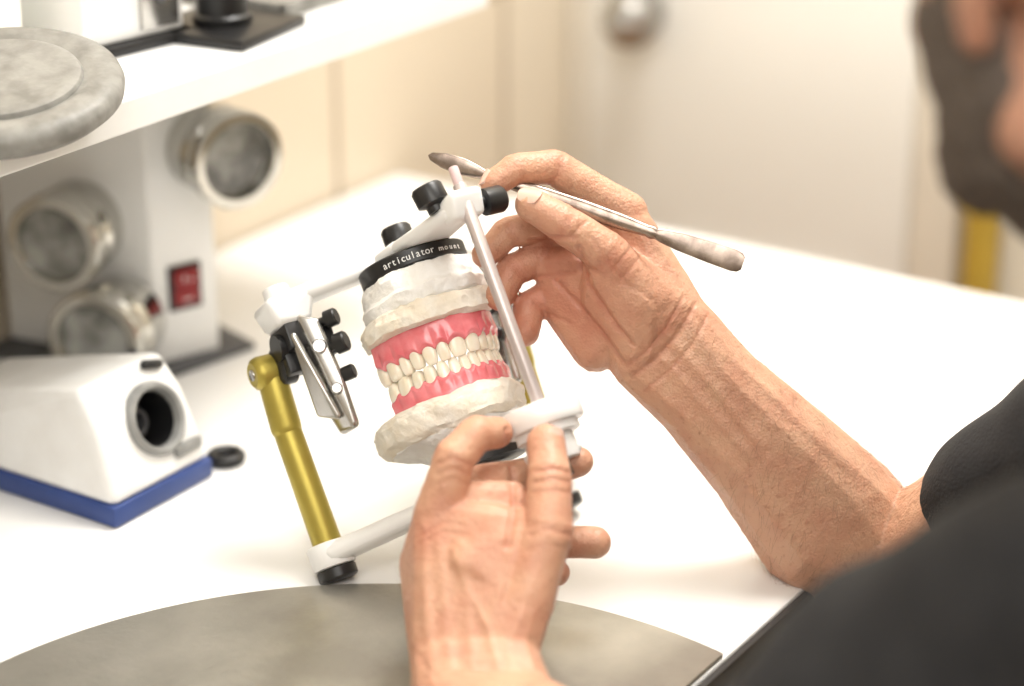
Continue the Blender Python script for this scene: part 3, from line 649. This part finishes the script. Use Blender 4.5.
# head, turned toward the work and seen from behind his left cheek
MH=Matrix.Translation((-.118,-.240,1.232))@Matrix.Rotation(math.radians(-36),4,'Z')@Matrix.Rotation(math.radians(-20),4,'X')
hd=lambda x,y,z: MH@V((x,y,z))
NB=V((-.05,-.305,1.06))
b=bmesh.new()
hull(b,[(hd(0,-.025,.045),.086),(hd(0,.018,.052),.078)],3)
hull(b,[(hd(0,.035,.03),.068),(hd(0,.045,-.03),.052),(hd(0,.068,-.085),.026),(hd(-.045,.0,-.06),.024),(hd(.045,.0,-.06),.024)])
for s in (-1,1):
    hull(b,[(hd(s*.045,.062,-.01),.022),(hd(s*.05,.03,-.0),.026)])
    hull(b,[(hd(s*.02,.094,.032),.012),(hd(s*.045,.082,.032),.011)])
    chain(b,[(hd(s*.082,-.012,.028),.007),(hd(s*.090,-.022,.02),.007),(hd(s*.088,-.020,-.005),.007),(hd(s*.080,-.010,-.022),.008)])
    hull(b,[(hd(s*.080,-.01,.02),.008),(hd(s*.080,-.01,-.012),.009)])
hull(b,[(hd(0,.098,.025),.009),(hd(0,.120,-.015),.011),(hd(-.012,.106,-.02),.009),(hd(.012,.106,-.02),.009)])
hull(b,[(hd(0,-.03,-.03),.060),(NB,.062)])
hull(b,[(hd(0,-.0,-.06),.045),(NB,.058)])
skinobj('head',b,man,.0025,[],[(hd(0,.12,-.015),.02,.5)],M_face,4)
def mkr(name,fn,m,vox,sm,amp,fq):
    b=bmesh.new(); fn(b); o=mk(name,b,m,man,local=False); remesh(o,vox,sm)
    rough_up(o,lambda c:noise.noise(c*fq)*amp)
    return o
def beard(b):
    hull(b,[(hd(0,.070,-.088),.030),(hd(-.042,.028,-.07),.027),(hd(.042,.028,-.07),.027),(hd(0,.05,-.112),.020)])
    for s in (-1,1):
        hull(b,[(hd(s*.046,.026,-.06),.026),(hd(s*.056,.008,-.045),.019)])
        hull(b,[(hd(s*.057,.010,-.045),.019),(hd(s*.066,.010,-.005),.014)])
        hull(b,[(hd(s*.072,.012,.03),.010),(hd(s*.066,.010,-.005),.014)])
        hull(b,[(hd(s*.040,.055,-.045),.022),(hd(s*.03,.068,-.075),.027)])
        hull(b,[(hd(s*.056,.050,-.008),.018),(hd(s*.062,.016,-.0),.017),(hd(s*.05,.03,-.06),.022),(hd(s*.045,.055,-.035),.022)])
        hull(b,[(hd(s*.006,.102,-.040),.009),(hd(s*.032,.082,-.052),.013)])
mkr('beard',beard,M_beard,.0025,6,.0018,260)
mkr('hair',lambda b:(hull(b,[(hd(0,-.032,.052),.089),(hd(0,.005,.066),.080)]),hull(b,[(hd(0,-.06,.02),.066),(hd(0,-.05,-.02),.055)])),M_hair,.003,4,.002,220)
quick('eyes',lambda b:[hull(b,[(hd(s*.032,.086,.012),.0125)]) for s in (-1,1)],M_eye,man,local=False)
quick('irises',lambda b:[hull(b,[(hd(s*.032,.0935,.010),.0062)]) for s in (-1,1)],M_iris,man,local=False)
quick('eyebrows',lambda b:[chain(b,[(hd(s*.014,.106,.036),.004),(hd(s*.034,.102,.042),.0045),(hd(s*.052,.088,.036),.003)]) for s in (-1,1)],M_hair,man,local=False)
quick('mouth',lambda b:chain(b,[(hd(-.022,.088,-.058),.004),(hd(0,.100,-.056),.006),(hd(.022,.088,-.058),.004)]),M_lip,man,local=False)
# ---------------------------------------------------------------- carver
kn=E('wax_carver')
K0=BR(429,155,4);K1=BR(738,265,36); kd=(K1-K0); KL=kd.length; kd.normalize(); wd=(U_-kd*U_.dot(kd)).normalized(); td=kd.cross(wd)
def loft(b,secs,n=20):
    rings=[]
    for t,a,c in secs:
        rings.append([b.verts.new(K0+kd*(t*KL)+wd*(a*mm*math.cos(q))+td*(c*mm*math.sin(q))) for q in [2*math.pi*i/n for i in range(n)]])
    for X,Y in zip(rings[:-1],rings[1:]):
        for i in range(n): b.faces.new((X[i],X[(i+1)%n],Y[(i+1)%n],Y[i]))
    b.faces.new(rings[0]); b.faces.new(rings[-1])
def k(name,secs): bb=bmesh.new(); loft(bb,secs); mk(name,bb,M_knife,kn,local=False)
k('leaf_blade',[(0,.3,.3),(.01,2.6,.5),(.05,5.0,.6),(.11,5.6,.8),(.16,4.2,1.2),(.19,2.6,1.8),(.21,2.7,2.1)])
k('handle',[(.20,2.5,2.0),(.23,3.2,2.4),(.30,4.2,2.6),(.34,5.2,2.6),(.50,5.7,2.6),(.62,5.2,2.6),(.70,3.8,2.4),(.715,4.6,2.8),(.73,3.4,2.2)])
k('flat_blade',[(.725,3.2,1.8),(.745,4.4,1.0),(.80,5.8,.6),(.90,6.8,.5),(.97,7.0,.5),(.99,6.2,.4),(1.0,4.0,.3)])
# ---------------------------------------------------------------- camera
cd=bpy.data.cameras.new('camera'); cam=bpy.data.objects.new('camera',cd); COL.objects.link(cam)
cam.location=(-1.083,-.555,1.45); cam.rotation_euler=(math.pi/2-PITCH,0,YAW-math.pi/2)
cd.lens=79.07; cd.sensor_width=36; cd.clip_start=.05
cd.dof.use_dof=True; cd.dof.focus_distance=1.445; cd.dof.aperture_fstop=2.2
sc.camera=cam
sc.view_settings.view_transform='Standard'; sc.view_settings.look='None'; sc.view_settings.exposure=0
